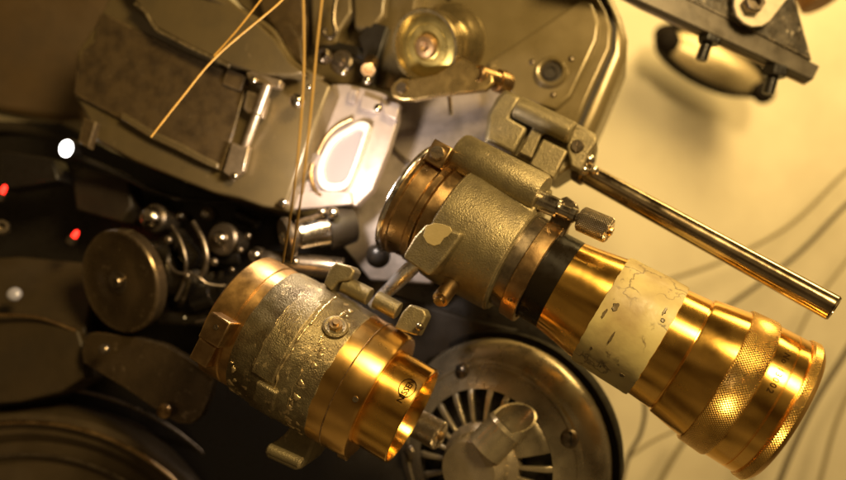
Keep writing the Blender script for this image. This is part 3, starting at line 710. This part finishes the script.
arm = Thing('pulley_arm', 'flat brass arm with a screw at each end under the round pulley', 'arm', W(430,85,848))
am = mat('worn_brass_arm', (.55,.40,.17), .9, .3, bump=.1, bscale=250, grime=.4, gscale=40)
arm.part('bar', bm, am, bevel=2, seg=3)
bm = B(); screw(bm, onplane(402,88,W(430,85,845),n_), n_, 6.5, 3.2, ang=2.0); arm.part('screw', bm, STEELD)
bf = fr((480,75,838),(508,84,862))
bm = B(); lathe(bm, bf, [(-4,0),(-4,9.5),(-2,11),(bf.L*.6,11),(bf.L*.6,13),(bf.L*.8,13.5),(bf.L,12),(bf.L,0)], 48); arm.part('pivot_bush', bm, COPPER)
bm = B(); screw(bm, W(481,76,836), (n_-AX*.4).normalized(), 9, 4, ang=.25, slot=.13); arm.part('screw', bm, COPPER)

# ================================================================== MOTOR
M0, M1 = W(499,452,878), W(468,471,804)
MF = Fr(M0, M1)
MT = Thing('electric_motor', 'round silver motor end bell with radial cooling slots and oil cup, at the bottom', 'motor', M0 - MF.ez*40)
L = MF.L
bm = B(); lathe(bm, MF, [(-46,0),(-46,134),(-12,141),(-4,140),(-2,132),(-2,0)], 128); MT.part('casing', bm, mat('dull_black_casing', (.014,.011,.008), 0, .6, spec=.15, bump=.1, bscale=200))
bellp = [(-4,133),(4,133),(10,131),(16,127),(22,121),(27,114),(31,106)]
inner = [(31,106),(36,98),(40,90),(44,81)]
vent = [(44,81),(48,73),(50,63),(52,52),(53,42)]
def bell(profile, keep=None, seg=144):
    bm = B(); rings = []
    for t, r in profile: rings.append([bm.verts.new(MF.p(r*math.cos(2*math.pi*k/seg), r*math.sin(2*math.pi*k/seg), t)) for k in range(seg)])
    for A, D in zip(rings, rings[1:]):
        for k in range(seg):
            if keep is None or keep(k/seg): bm.faces.new([A[k],D[k],D[(k+1)%seg],A[(k+1)%seg]])
    for v in [v for v in bm.verts if not v.link_faces]: bm.verts.remove(v)
    return bm
mb = MT.part('end_bell', bell(bellp+inner[1:]), MOTORM)
nv = 22
def u_at(x, y):
    return min(range(360), key=lambda k: (lambda p: (p.x/p.y*F+CX-x)**2+(-p.z/p.y*F+CY-y)**2)(MF.p(70*math.cos(math.radians(k)), 70*math.sin(math.radians(k)), 48)))/360
u0 = u_at(556,412)
ribs = bell(vent, lambda u: (u*nv) % 1 < .30 or abs((u-u0+.5)%1-.5) < .065)
o_ = MT.part('cooling_ribs', ribs, MOTORM)
m_ = o_.modifiers.new('sol','SOLIDIFY'); m_.thickness = .006; m_.offset = -1
m_ = o_.modifiers.new('bv','BEVEL'); m_.width = .0008; m_.segments = 2
bm = B(); lathe(bm, MF, [(36,91),(30,84),(32,46),(34,0)], 64); MT.part('vent_shade_bowl', bm, BLACK)  # black bowl added behind the slots as their inner shade
bm = B(); lathe(bm, MF, [(40,45),(52,45),(56,42),(60,37),(L-4,34),(L,31),(L+.5,22),(L+1.2,0)], 96); hub = MT.part('hub', bm, mat('hub_metal', (.58,.48,.33), .8, .30, grime=.4, gscale=30, lines=.1))
bm = B(); lathe(bm, MF, [(29,110.5),(32.2,107.5),(33.4,104.5),(32,102)], 128); MT.part('bell_groove', bm, MOTORM, mb)
for x,y in ((463,372),(573,437),(402,452)):
    rr = 101; base_ = None
    # solve angle on the bell for this pixel
    best = min(((MF.p(rr*math.cos(q), rr*math.sin(q), 31) for q in [2*math.pi*k/360 for k in range(360)])), key=lambda p: (p.x/p.y*F+CX-x)**2 + (-p.z/p.y*F+CY-y)**2)
    r2 = (best - MF.p(0,0,31)).normalized(); n2 = (MF.ez*.8 + r2*.5).normalized()
    bm = B(); dome(bm, best + n2*1, n2, 10.5, 7, 32); sc = MT.part('screw', bm, STEELD, mb)
    bm = B(); f = Fr(best+n2*6.6, best+n2*9); box(bm, f, -7,7,-1,1,-1,1.8); MT.part('screw_slot', bm, BLACK, sc)
# oil cup
oc = fr((492,442,800),(533,398,795))
bm = B(); f = oc
seg = 48; rings = []
for t, r in ((-10,21),(6,21),(14,20.5),(18,22),(22,20.5)): rings.append([bm.verts.new(f.p(r*math.cos(2*math.pi*k/seg), r*math.sin(2*math.pi*k/seg), t*1.15)) for k in range(seg)])
rings.append([bm.verts.new(f.p(19.5*math.cos(2*math.pi*k/seg), 19.5*math.sin(2*math.pi*k/seg), 36 - 18*math.cos(2*math.pi*k/seg+.7))) for k in range(seg)])
rings.append([bm.verts.new(f.p(17*math.cos(2*math.pi*k/seg), 17*math.sin(2*math.pi*k/seg), 35 - 17.5*math.cos(2*math.pi*k/seg+.7))) for k in range(seg)])
rings.append([bm.verts.new(f.p(16*math.cos(2*math.pi*k/seg), 16*math.sin(2*math.pi*k/seg), 5)) for k in range(seg)])
for A, D in zip(rings, rings[1:]):
    for k in range(seg): bm.faces.new([A[k],A[(k+1)%seg],D[(k+1)%seg],D[k]])
bm.faces.new(rings[-1]); bm.faces.new(rings[0][::-1])
oil = MT.part('oil_cup', bm, MOTORM)
bm = B(); cyl(bm, oc, 4, 20, 16.8, 40); MT.part('cup_shade', bm, BLACK, oil)  # black disc added inside the cup so its hollow looks shaded

# ================================================================== LEFT DARK MACHINERY
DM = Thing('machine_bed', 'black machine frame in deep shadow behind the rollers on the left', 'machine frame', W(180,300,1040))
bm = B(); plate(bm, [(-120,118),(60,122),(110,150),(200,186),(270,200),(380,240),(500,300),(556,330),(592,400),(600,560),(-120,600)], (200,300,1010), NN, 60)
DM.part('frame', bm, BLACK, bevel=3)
bm = B(); plate(bm, [(70,165),(128,178),(132,206),(120,222),(76,210)], (100,200,985), NN, 30); DM.part('terminal_box', bm, DARK, bevel=3)
bm = B(); plate(bm, [(0,150),(52,158),(58,180),(0,190)], (30,170,985), NN, 30); DM.part('terminal_box', bm, BLACK, bevel=3)
bm = B(); tube(bm, smoothpath([W(*p) for p in ((60,150,960),(110,170,955),(170,196,950),(230,202,948),(275,196,945))]), 4, 12); DM.part('pipe', bm, BLACK)
bm = B(); plate(bm, [(380,290),(470,318),(520,330),(430,360),(400,400),(330,420),(300,400)], (400,340,930), NN, 30); DM.part('lower_web', bm, DARK, bevel=4)

LH = Thing('lamp_house', 'out of focus brown lamp house panel in the upper left corner', 'lamp house', W(30,50,1200))
bm = B(); plate(bm, [(-200,-200),(150,-200),(140,40),(92,98),(84,120),(60,122),(0,112),(-200,70)], (30,50,1170), Vector((.2,-1,-.05)).normalized(), 160)
LH.part('panel', bm, BROWN, bevel=12, seg=4)
bm = B(); tube(bm, smoothpath([W(*p) for p in ((-30,128,1120),(10,128,1120),(50,136,1110),(90,150,1100))]), 8, 14); LH.part('lower_rail', bm, DARK)

def indicator(px,py,d,r,label,m,n,name='indicator_lamp'):
    t = Thing(name, label, 'lamp', W(px,py,d)); f = Fr(W(px,py,d), W(px,py,d)+n)
    bm = B(); lathe(bm, f, [(-14,0),(-14,r*1.25),(-1,r*1.3),(0,r*1.15),(0,0)], 40); t.part('bezel', bm, DARK)
    bm = B(); dome(bm, f.p(0,0,.2), n, r, r*.35, 40); t.part('lit_lens', bm, m)
indicator(66.5,148.5,955,10.5,'round glowing white indicator lamp below the brown lamp house', WHITEL, Vector((-.35,-.9,.1)).normalized())
def redled(px,py,d,l,a,label):
    t = Thing('indicator_lamp', label, 'lamp', W(px,py,d)); c=W(px,py,d)
    p1 = c + Vector((math.cos(a),0,math.sin(a)))*l*.5; p0 = c - Vector((math.cos(a),0,math.sin(a)))*l*.5
    bm = B(); tube(bm, [p0-(p1-p0)*.4,p0,c,p1,p1+(p1-p0)*.3], [2,3.4,3.6,3.2,1.6], 16); t.part('glowing_tube', bm, REDL)
    bm = B(); cyl(bm, Fr(p0-Vector((math.cos(a),0,math.sin(a)))*9, p0), 0, 10, 6, 20); t.part('socket', bm, STEELD)
redled(3,190.5,940,9,1.1,'small red glowing lamp at the left picture edge')
redled(75,235,950,8,1.0,'small red glowing lamp just above the big dark disc')
bm = B(); FT = Thing('pipe_fitting', 'small tarnished steel fitting at the left edge under the red lamp', 'fitting', W(3,231,945))
hexnut(bm, W(3,228,945), Vector((.3,-1,.2)).normalized(), 10, 9, .5); FT.part('nut', bm, STEELD)

# big disc roller
D0 = Thing('feed_roller', 'large dark flat disc with a centre nut in front of a ribbed drum', 'roller', W(150,280,930))
df = Fr(W(150,274,930), W(118,282,886))
DISC = mat('dark_brown_disc', (.15,.105,.055), .75, .30, grime=.6, gscale=24, lines=.12)
bm = B(); lathe(bm, df, [(df.L-18,0),(df.L-18,59),(df.L-15,62),(df.L-3,62.5),(df.L-.6,61),(df.L,58.5),(df.L-.6,57),(df.L-.6,30),(df.L-.2,29),(df.L-.2,0)], 96)
wear(DISC, (.4,.3,.18), amt=.6)
disc = D0.part('disc', bm, DISC)
bm = B(); lathe(bm, df, [(df.L-.2,0),(df.L-.2,14),(df.L+1,14),(df.L+1.5,11),(df.L+1,9.5),(df.L+1,0)], 48); ws = D0.part('washer', bm, STEELD, disc)
bm = B(); screw(bm, df.p(0,0,df.L+1), df.ez, 7.5, 4, ang=1); D0.part('screw', bm, STEELD, disc)
bm = B(); d2 = Fr(W(150,270,930), W(232,282,985)); lathe(bm, d2, [(-30,0),(-30,34),(0,36),(8,44),(12,44),(14,36),(30,34),(34,46),(40,47),(44,36),(70,32),(74,42),(80,40),(84,0)], 80)
D0.part('drum', bm, mat('black_drum', (.06,.048,.03), .8, .25, grime=.4, gscale=30))
bm = B(); tube(bm, smoothpath([d2.p(45*math.cos(q),45*math.sin(q),38) for q in [-2.0+.2*k for k in range(14)]],3), 2.2, 8); D0.part('drum_ring', bm, STEELD)

SC_ = Thing('shaft_cluster', 'dense cluster of glossy black shafts and curved straps behind the large dark disc', 'shafts', W(205,270,950))
GB = mat('glossy_black', (.02,.016,.011), .3, .18, grime=.3, gscale=40)
for a, b, r in (((176,236,925),(196,262,900),13),((196,300,930),(246,284,905),17),((185,262,930),(240,256,935),12),((232,300,930),(256,276,900),11),((160,318,940),(228,322,925),9),((236,214,950),(262,226,940),10)):
    f_ = fr(a,b); bm = B(); lathe(bm, f_, [(0,0),(0,r*.8),(2,r),(f_.L*.4,r),(f_.L*.42,r*.86),(f_.L*.6,r*.86),(f_.L*.62,r),(f_.L-2,r),(f_.L,r*.7),(f_.L,0)], 40); SC_.part('shaft', bm, GB)
for pts, w_ in (([(172,226,890),(180,240,884),(186,262,880),(183,284,884),(176,300,890)],2.6),([(193,222,890),(203,240,884),(207,262,880),(200,280,884)],3.4),([(168,262,885),(176,272,880),(196,276,878),(208,284,880),(226,286,885)],2.0),([(228,292,890),(226,306,885),(212,318,885),(196,322,890)],1.8)):
    bm = B(); tube(bm, smoothpath([W(*p) for p in pts]), w_, 12); SC_.part('curved_strap', bm, STEELD)
for x,y,r in ((168,240,5),(187,276,4),(214,262,5),(240,250,4),(232,270,3.5),(248,236,4)):
    bm = B(); dome(bm, W(x,y,878), Vector((-.2,-1,.1)).normalized(), r, r*.8); SC_.part('stud', bm, STEELD)

def ball_roller(px,py,d,r,cap,label,n=Vector((-.35,-1,.1)).normalized(), m=STEELD, cm=STEEL, length=40):
    t = Thing('guide_roller', label, 'roller', W(px,py,d), group='small guide rollers on the dark frame')
    f = Fr(W(px,py,d), W(px,py,d)+n)
    bm = B(); lathe(bm, f, [(-length,0),(-length,r*.7),(-12,r*.7),(-9,r),(-3,r*1.02),(0,r*.9),(1,r*.5),(1,0)], 48); t.part('body', bm, m)
    bm = B(); dome(bm, f.p(0,0,1), n, r*cap, r*cap*.95, 32); t.part('cap', bm, cm)
ball_roller(152,218,935,18,.8,'rounded steel roller above the large dark disc')
ball_roller(221,239,900,20,.48,'flanged roller with a small shiny cap left of the short lens')
ball_roller(207,214,945,9,.8,'tiny steel roller between two larger ones beneath the head casting', length=20)
ball_roller(256,256,890,11,.85,'small bright roller just above the rear ring of the short lens', length=25)
ball_roller(181,216,960,6,.8,'smallest dark roller knob right of the rounded steel roller', length=20)
ball_roller(296,262,870,6,.8,'small shiny roller tip between the short lens and the drum', length=25)

SD = Thing('sound_drum', 'shiny steel drum with flanges under the lit gate, crossed by two threads', 'drum', W(300,235,880))
sf = Fr(W(284,238,860), W(356,222,900))
bm = B(); lathe(bm, sf, [(0,0),(0,22),(4,24),(8,23),(10,15),(14,14),(14,0)], 64); SD.part('flange', bm, STEELD)
bm = B(); lathe(bm, sf, [(12,12),(16,17),(36,19),(48,22),(52,22),(52,0)], 64); SD.part('drum_body', bm, STEEL)
bm = B(); lathe(bm, sf, [(50,24),(54,26),(66,26),(84,24),(86,0)], 64); SD.part('rear_body', bm, DARK)
bm = B(); dome(bm, sf.p(0,0,0), -sf.ez, 8, 6); SD.part('cap', bm, STEEL)
bm = B(); cyl(bm, fr((262,262,880),(345,270,880)), 0, 96, 14, 40); SD.part('lower_shaft', bm, STEELD)

# drive box, reel rims, bracket
n3 = Vector((-.1,-1,.15)).normalized()
DB = Thing('drive_box', 'dark brown box with a rounded rim left of the big flat disc', 'box', W(30,350,960))
bm = B(); plate(bm, [(-80,318),(0,314),(40,317),(78,330),(84,350),(82,378),(60,392),(20,402),(-80,410)], (30,350,940), n3, 60); DB.part('front_face', bm, BROWND, bevel=3)
bm = B(); plate(bm, [(-80,262),(20,256),(84,262),(92,300),(84,334),(40,319),(0,314),(-80,318)], (30,300,975), Vector((0,-.8,.6)).normalized(), 16); DB.part('top_face', bm, BROWND, bevel=3)
bm = B(); tube(bm, smoothpath([W(*p) for p in ((-60,318,935),(0,315,936),(40,318,938),(76,331,940))]), 2.2, 12); DB.part('rim', bm, COPPER)
bm = B(); dome(bm, W(14,294,930), Vector((0,-.9,.5)).normalized(), 9, 6, 32); DB.part('bluish_spot', bm, mat('bluish_spot', (.5,.5,.6), .2, .25))  # low bluish dome making a pale spot on the top face

RL = Thing('film_reel', 'large dark take-up reel with concentric rims in the lower left corner', 'reel', W(20,650,930))
rf = Fr(W(20,652,950), W(20,652,950)+Vector((.05,-1,.1)))
bm = B()
lathe(bm, rf, [(0,0),(0,235),(4,240),(6,262),(14,270),(18,274),(18,280),(24,286),(26,292),(24,300),(14,306),(-20,308),(-20,0)], 192)
RLM = mat('reel_metal', (.11,.08,.045), .5, .4, grime=.5, gscale=12, lines=.1)
rl = RL.part('flange', bm, RLM)
for r0, t_, w in ((290,28,2.6),(246,10,2.0),(332,6,2.2)):
    bm = B(); pts = [rf.p(r0*math.cos(q), r0*math.sin(q), t_) for q in [2*math.pi*k/160 for k in range(161)]]; tube(bm, pts, w, 10, cap=False); RL.part('rim', bm, STEELD if r0 != 290 else COPPER, rl)

BK = Thing('flat_bracket', 'dark flat bracket with one screw between the big disc and the short lens', 'bracket', W(150,375,900))
bm = B(); plate(bm, [(84,340),(89,333),(97,332),(135,337),(163,344),(190,360),(214,377),(208,398),(200,416),(190,424),(177,423),(150,406),(124,388),(83,363),(81,352)], (150,375,890), (NN*.96+Vector((0,0,-.05))).normalized(), 14)
BK.part('plate', bm, DISC, bevel=1.6)
bm = B(); tube(bm, [onplane(x,y,W(150,375,889),NN) for x,y in ((135,337.5),(163,344.5),(190,360.5),(214,377.5))], 1.2, 8); BK.part('bright_edge', bm, STEELD)
bm = B(); dome(bm, W(104,349,880), (NN+Vector((0,0,.4))).normalized(), 7, 5); BK.part('screw', bm, STEELD)
bm = B(); dome(bm, W(164,411,872), NN, 9, 4); BK.part('rivet', bm, COPPER)

# ================================================================== THREADS
def thread(pts, r, label, m=None):
    P_ = smoothpath([W(*p) for p in pts], 10); bm = B(); tube(bm, P_, [r*(1+.25*mathutils.noise.noise(p*.12)) for p in P_], 10)
    lone('thread', bm, m or STRING, label, 'thread', group='amber threads in front of the projector head', at=P_[0])
thread([(284,-6,790),(278,4,790),(217,56,798),(180,100,805),(151,137,808)], .95, 'long amber thread slanting down across the head door')
thread([(266,-8,794),(260,1,794),(238,29,796),(214,56,799)], .9, 'short amber thread crossing the longer one above the door')
thread([(303,-10,560),(304,60,560),(301,120,560),(294,190,570),(283,262,640)], .95, 'left of the two soft amber threads hanging past the lit gate', STRINGD)
thread([(323,-10,560),(317,45,560),(311,110,560),(302,190,570),(291,262,640)], .95, 'right of the two soft amber threads hanging past the lit gate', STRINGD)

# ================================================================== TOP RIGHT BRACKET
TB = Thing('mounting_bracket', 'steel angle bracket with a mottled black gusset in the upper right corner', 'bracket', W(740,30,900))
BARM = mat('grey_bar', (.11,.092,.068), .4, .38, bump=.1, bscale=250, grime=.5, gscale=30)
MOTT = mat('mottled_black', (.035,.028,.02), .3, .35, bump=.8, bscale=130, grime=.9, gscale=55, gcol=(.10,.08,.055))
wear(MOTT, (.45,.38,.28), amt=.8)
tn = Vector((.1,-1,.1)).normalized()
bm = B(); plate(bm, [(560,-56),(600,-46),(683,-4),(820,66),(813,80),(642,2),(560,-36)], (740,35,880), tn, 12)
br = TB.part('bar', bm, BARM, bevel=1.2)
bm = B(); plate(bm, [(650,-20),(786,-30),(796,2),(812,60)], (740,30,878), tn, 24); gs = TB.part('gusset', bm, MOTT, bevel=1)
bm = B(); plate(bm, [(600,-26),(600,-14),(642,8),(806,84),(812,80),(700,22)], (740,50,893), tn, 6)
TB.part('under_flange', bm, WASH, bevel=1)
bm = B(); plate(bm, [(735,-12),(734,6),(737,16),(744,23),(752,26.5),(762,26),(770,21),(788,-2),(794,-12)], (752,5,866), tn, 4); wp = TB.part('washer_plate', bm, WASH, bevel=1)
bm = B(); hexnut(bm, W(752,4,862), tn, 12.5, 9, .52, .4); TB.part('nut', bm, STEELD, wp)
for x,y,x2,y2,x3,y3 in ((711,31,708,43,701,60),(776,64,774,76,768,94)):
    bm = B(); hexnut(bm, W(x,y+3,890), (W(x2,y2,905)-W(x,y,905)).normalized(), 14, 12, .1, .5); b1 = TB.part('nut', bm, BLACK)
    bm = B(); f = fr((x,y,890),(x3,y3,890)); cyl(bm, f, 0, f.L, 6.5, 24, ch=.6)
    for k in range(8): lathe(bm, f, [(f.L*.3+k*f.L*.085,6.2),(f.L*.3+k*f.L*.085+1.2,7.4),(f.L*.3+k*f.L*.085+2.4,6.2)], 20)
    TB.part('bolt', bm, BLACK)
# blurred fixture behind it
BF = Thing('wall_fixture', 'blurred dark oval fixture with a shiny middle behind the corner bracket', 'fixture', W(710,60,1350))
of = Fr(W(712,62,1330), W(712,62,1330)+Vector((.05,-1,.25)))
ang = math.radians(-27)
bm = B(); seg=64
def ell(t, a, b): return [bm.verts.new(W(712,62,1590) + 1.19*Vector((a*math.cos(q)*math.cos(ang)-b*math.sin(q)*math.sin(ang), -t, a*math.cos(q)*math.sin(ang)+b*math.sin(q)*math.cos(ang)))) for q in [2*math.pi*k/seg for k in range(seg)]]
R_ = [ell(-40,100,36), ell(10,118,45), ell(16,112,42), ell(12,102,38), ell(2,98,36)]
for A, D in zip(R_, R_[1:]):
    for k in range(seg): bm.faces.new([A[k],A[(k+1)%seg],D[(k+1)%seg],D[k]])
bm.faces.new(R_[0])
BF.part('dark_rim', bm, mat('dark_brown_rim', (.010,.006,.003), 0, .7, spec=.1))
bm = B(); R_ = [ell(4,98,36), ell(14,64,24), ell(18,26,9)]
for A, D in zip(R_, R_[1:]):
    for k in range(seg): bm.faces.new([A[k],A[(k+1)%seg],D[(k+1)%seg],D[k]])
bm.faces.new(R_[-1]); BF.part('reflector', bm, mat('tan_reflector', (.52,.42,.24), .5, .36))
for x, y, a_, b_ in ((668,40,27,16),(764,92,24,12)):
    bm = B(); dome(bm, W(x,y,1560), Vector((.1,-1,.1)).normalized(), a_, b_); BF.part('dark_blob', bm, mat('black_blob', (.008,.005,.003), 0, .7, spec=.1))  # dark domes added to blacken both ends of the blurred fixture
OB = Thing('copper_pipe', 'soft orange brown pipe end at the top right behind the bracket', 'pipe', W(820,-5,1200))
bm = B(); cyl(bm, fr((800,-40,1200),(826,6,1180)), 0, 80, 34, 40); OB.part('pipe', bm, mat('orange_brown', (.35,.17,.05), .3, .5))

# ================================================================== CAMERA, WORLD, LIGHTS
sc = bpy.context.scene
cam = bpy.data.cameras.new('camera'); co = bpy.data.objects.new('camera', cam); C.objects.link(co)
co.location = (0,0,0); co.rotation_euler = (math.radians(90),0,0)
cam.sensor_width = 36; cam.lens = 36*F/846.0; cam.clip_start = .01; cam.clip_end = 50
cam.dof.use_dof = True; cam.dof.focus_distance = .676; cam.dof.aperture_fstop = 2.1; cam.dof.aperture_blades = 7
sc.camera = co

w = bpy.data.worlds.new('World'); sc.world = w; w.use_nodes = True
bg = w.node_tree.nodes['Background']; bg.inputs[0].default_value = (1,.66,.30,1); bg.inputs[1].default_value = .20
wt = w.node_tree; wc = wt.nodes.new('ShaderNodeTexCoord'); wn = wt.nodes.new('ShaderNodeTexNoise'); wn.inputs['Scale'].default_value = 1.6; wn.inputs['Detail'].default_value = 2
wr = wt.nodes.new('ShaderNodeValToRGB'); wr.color_ramp.elements[0].position = .40; wr.color_ramp.elements[0].color = (.12,.06,.02,1)
wr.color_ramp.elements[1].position = .62; wr.color_ramp.elements[1].color = (1,.66,.28,1)
wt.links.new(wc.outputs['Generated'], wn.inputs['Vector']); wt.links.new(wn.outputs['Fac'], wr.inputs[0]); wt.links.new(wr.outputs[0], bg.inputs[0])

def area(name, loc, target, size, power, col, sy=None):
    l = bpy.data.lights.new(name, 'AREA'); l.energy = power; l.color = col; l.size = size
    if sy: l.shape = 'RECTANGLE'; l.size_y = sy
    o = bpy.data.objects.new(name, l); C.objects.link(o); o.location = loc
    o.rotation_euler = (Vector(target)-Vector(loc)).to_track_quat('-Z','Y').to_euler(); return o
WARM = (1,.70,.30)
tgt = W(560,290,750)*S
area('key_lamp', tgt + Vector((.33,-.77,.60))*1.25, tgt, .32, 26, WARM)
area('ceiling_lamp', (.95,1.02,.96), (.60,1.65,.36), .40, 15, (1,.69,.26), .7)
g0 = W(322,158,gd-120)*S
l = bpy.data.lights.new('gate_light','POINT'); l.energy = 1.6; l.color = (1,.84,.72); l.shadow_soft_size = .012
o = bpy.data.objects.new('gate_light', l); C.objects.link(o); o.location = g0
sc.view_settings.view_transform = 'Standard'; sc.view_settings.look = 'None'; sc.view_settings.exposure = 0; sc.view_settings.gamma = 1
sc.cycles.use_denoising = True
sc.cycles.max_bounces = 8
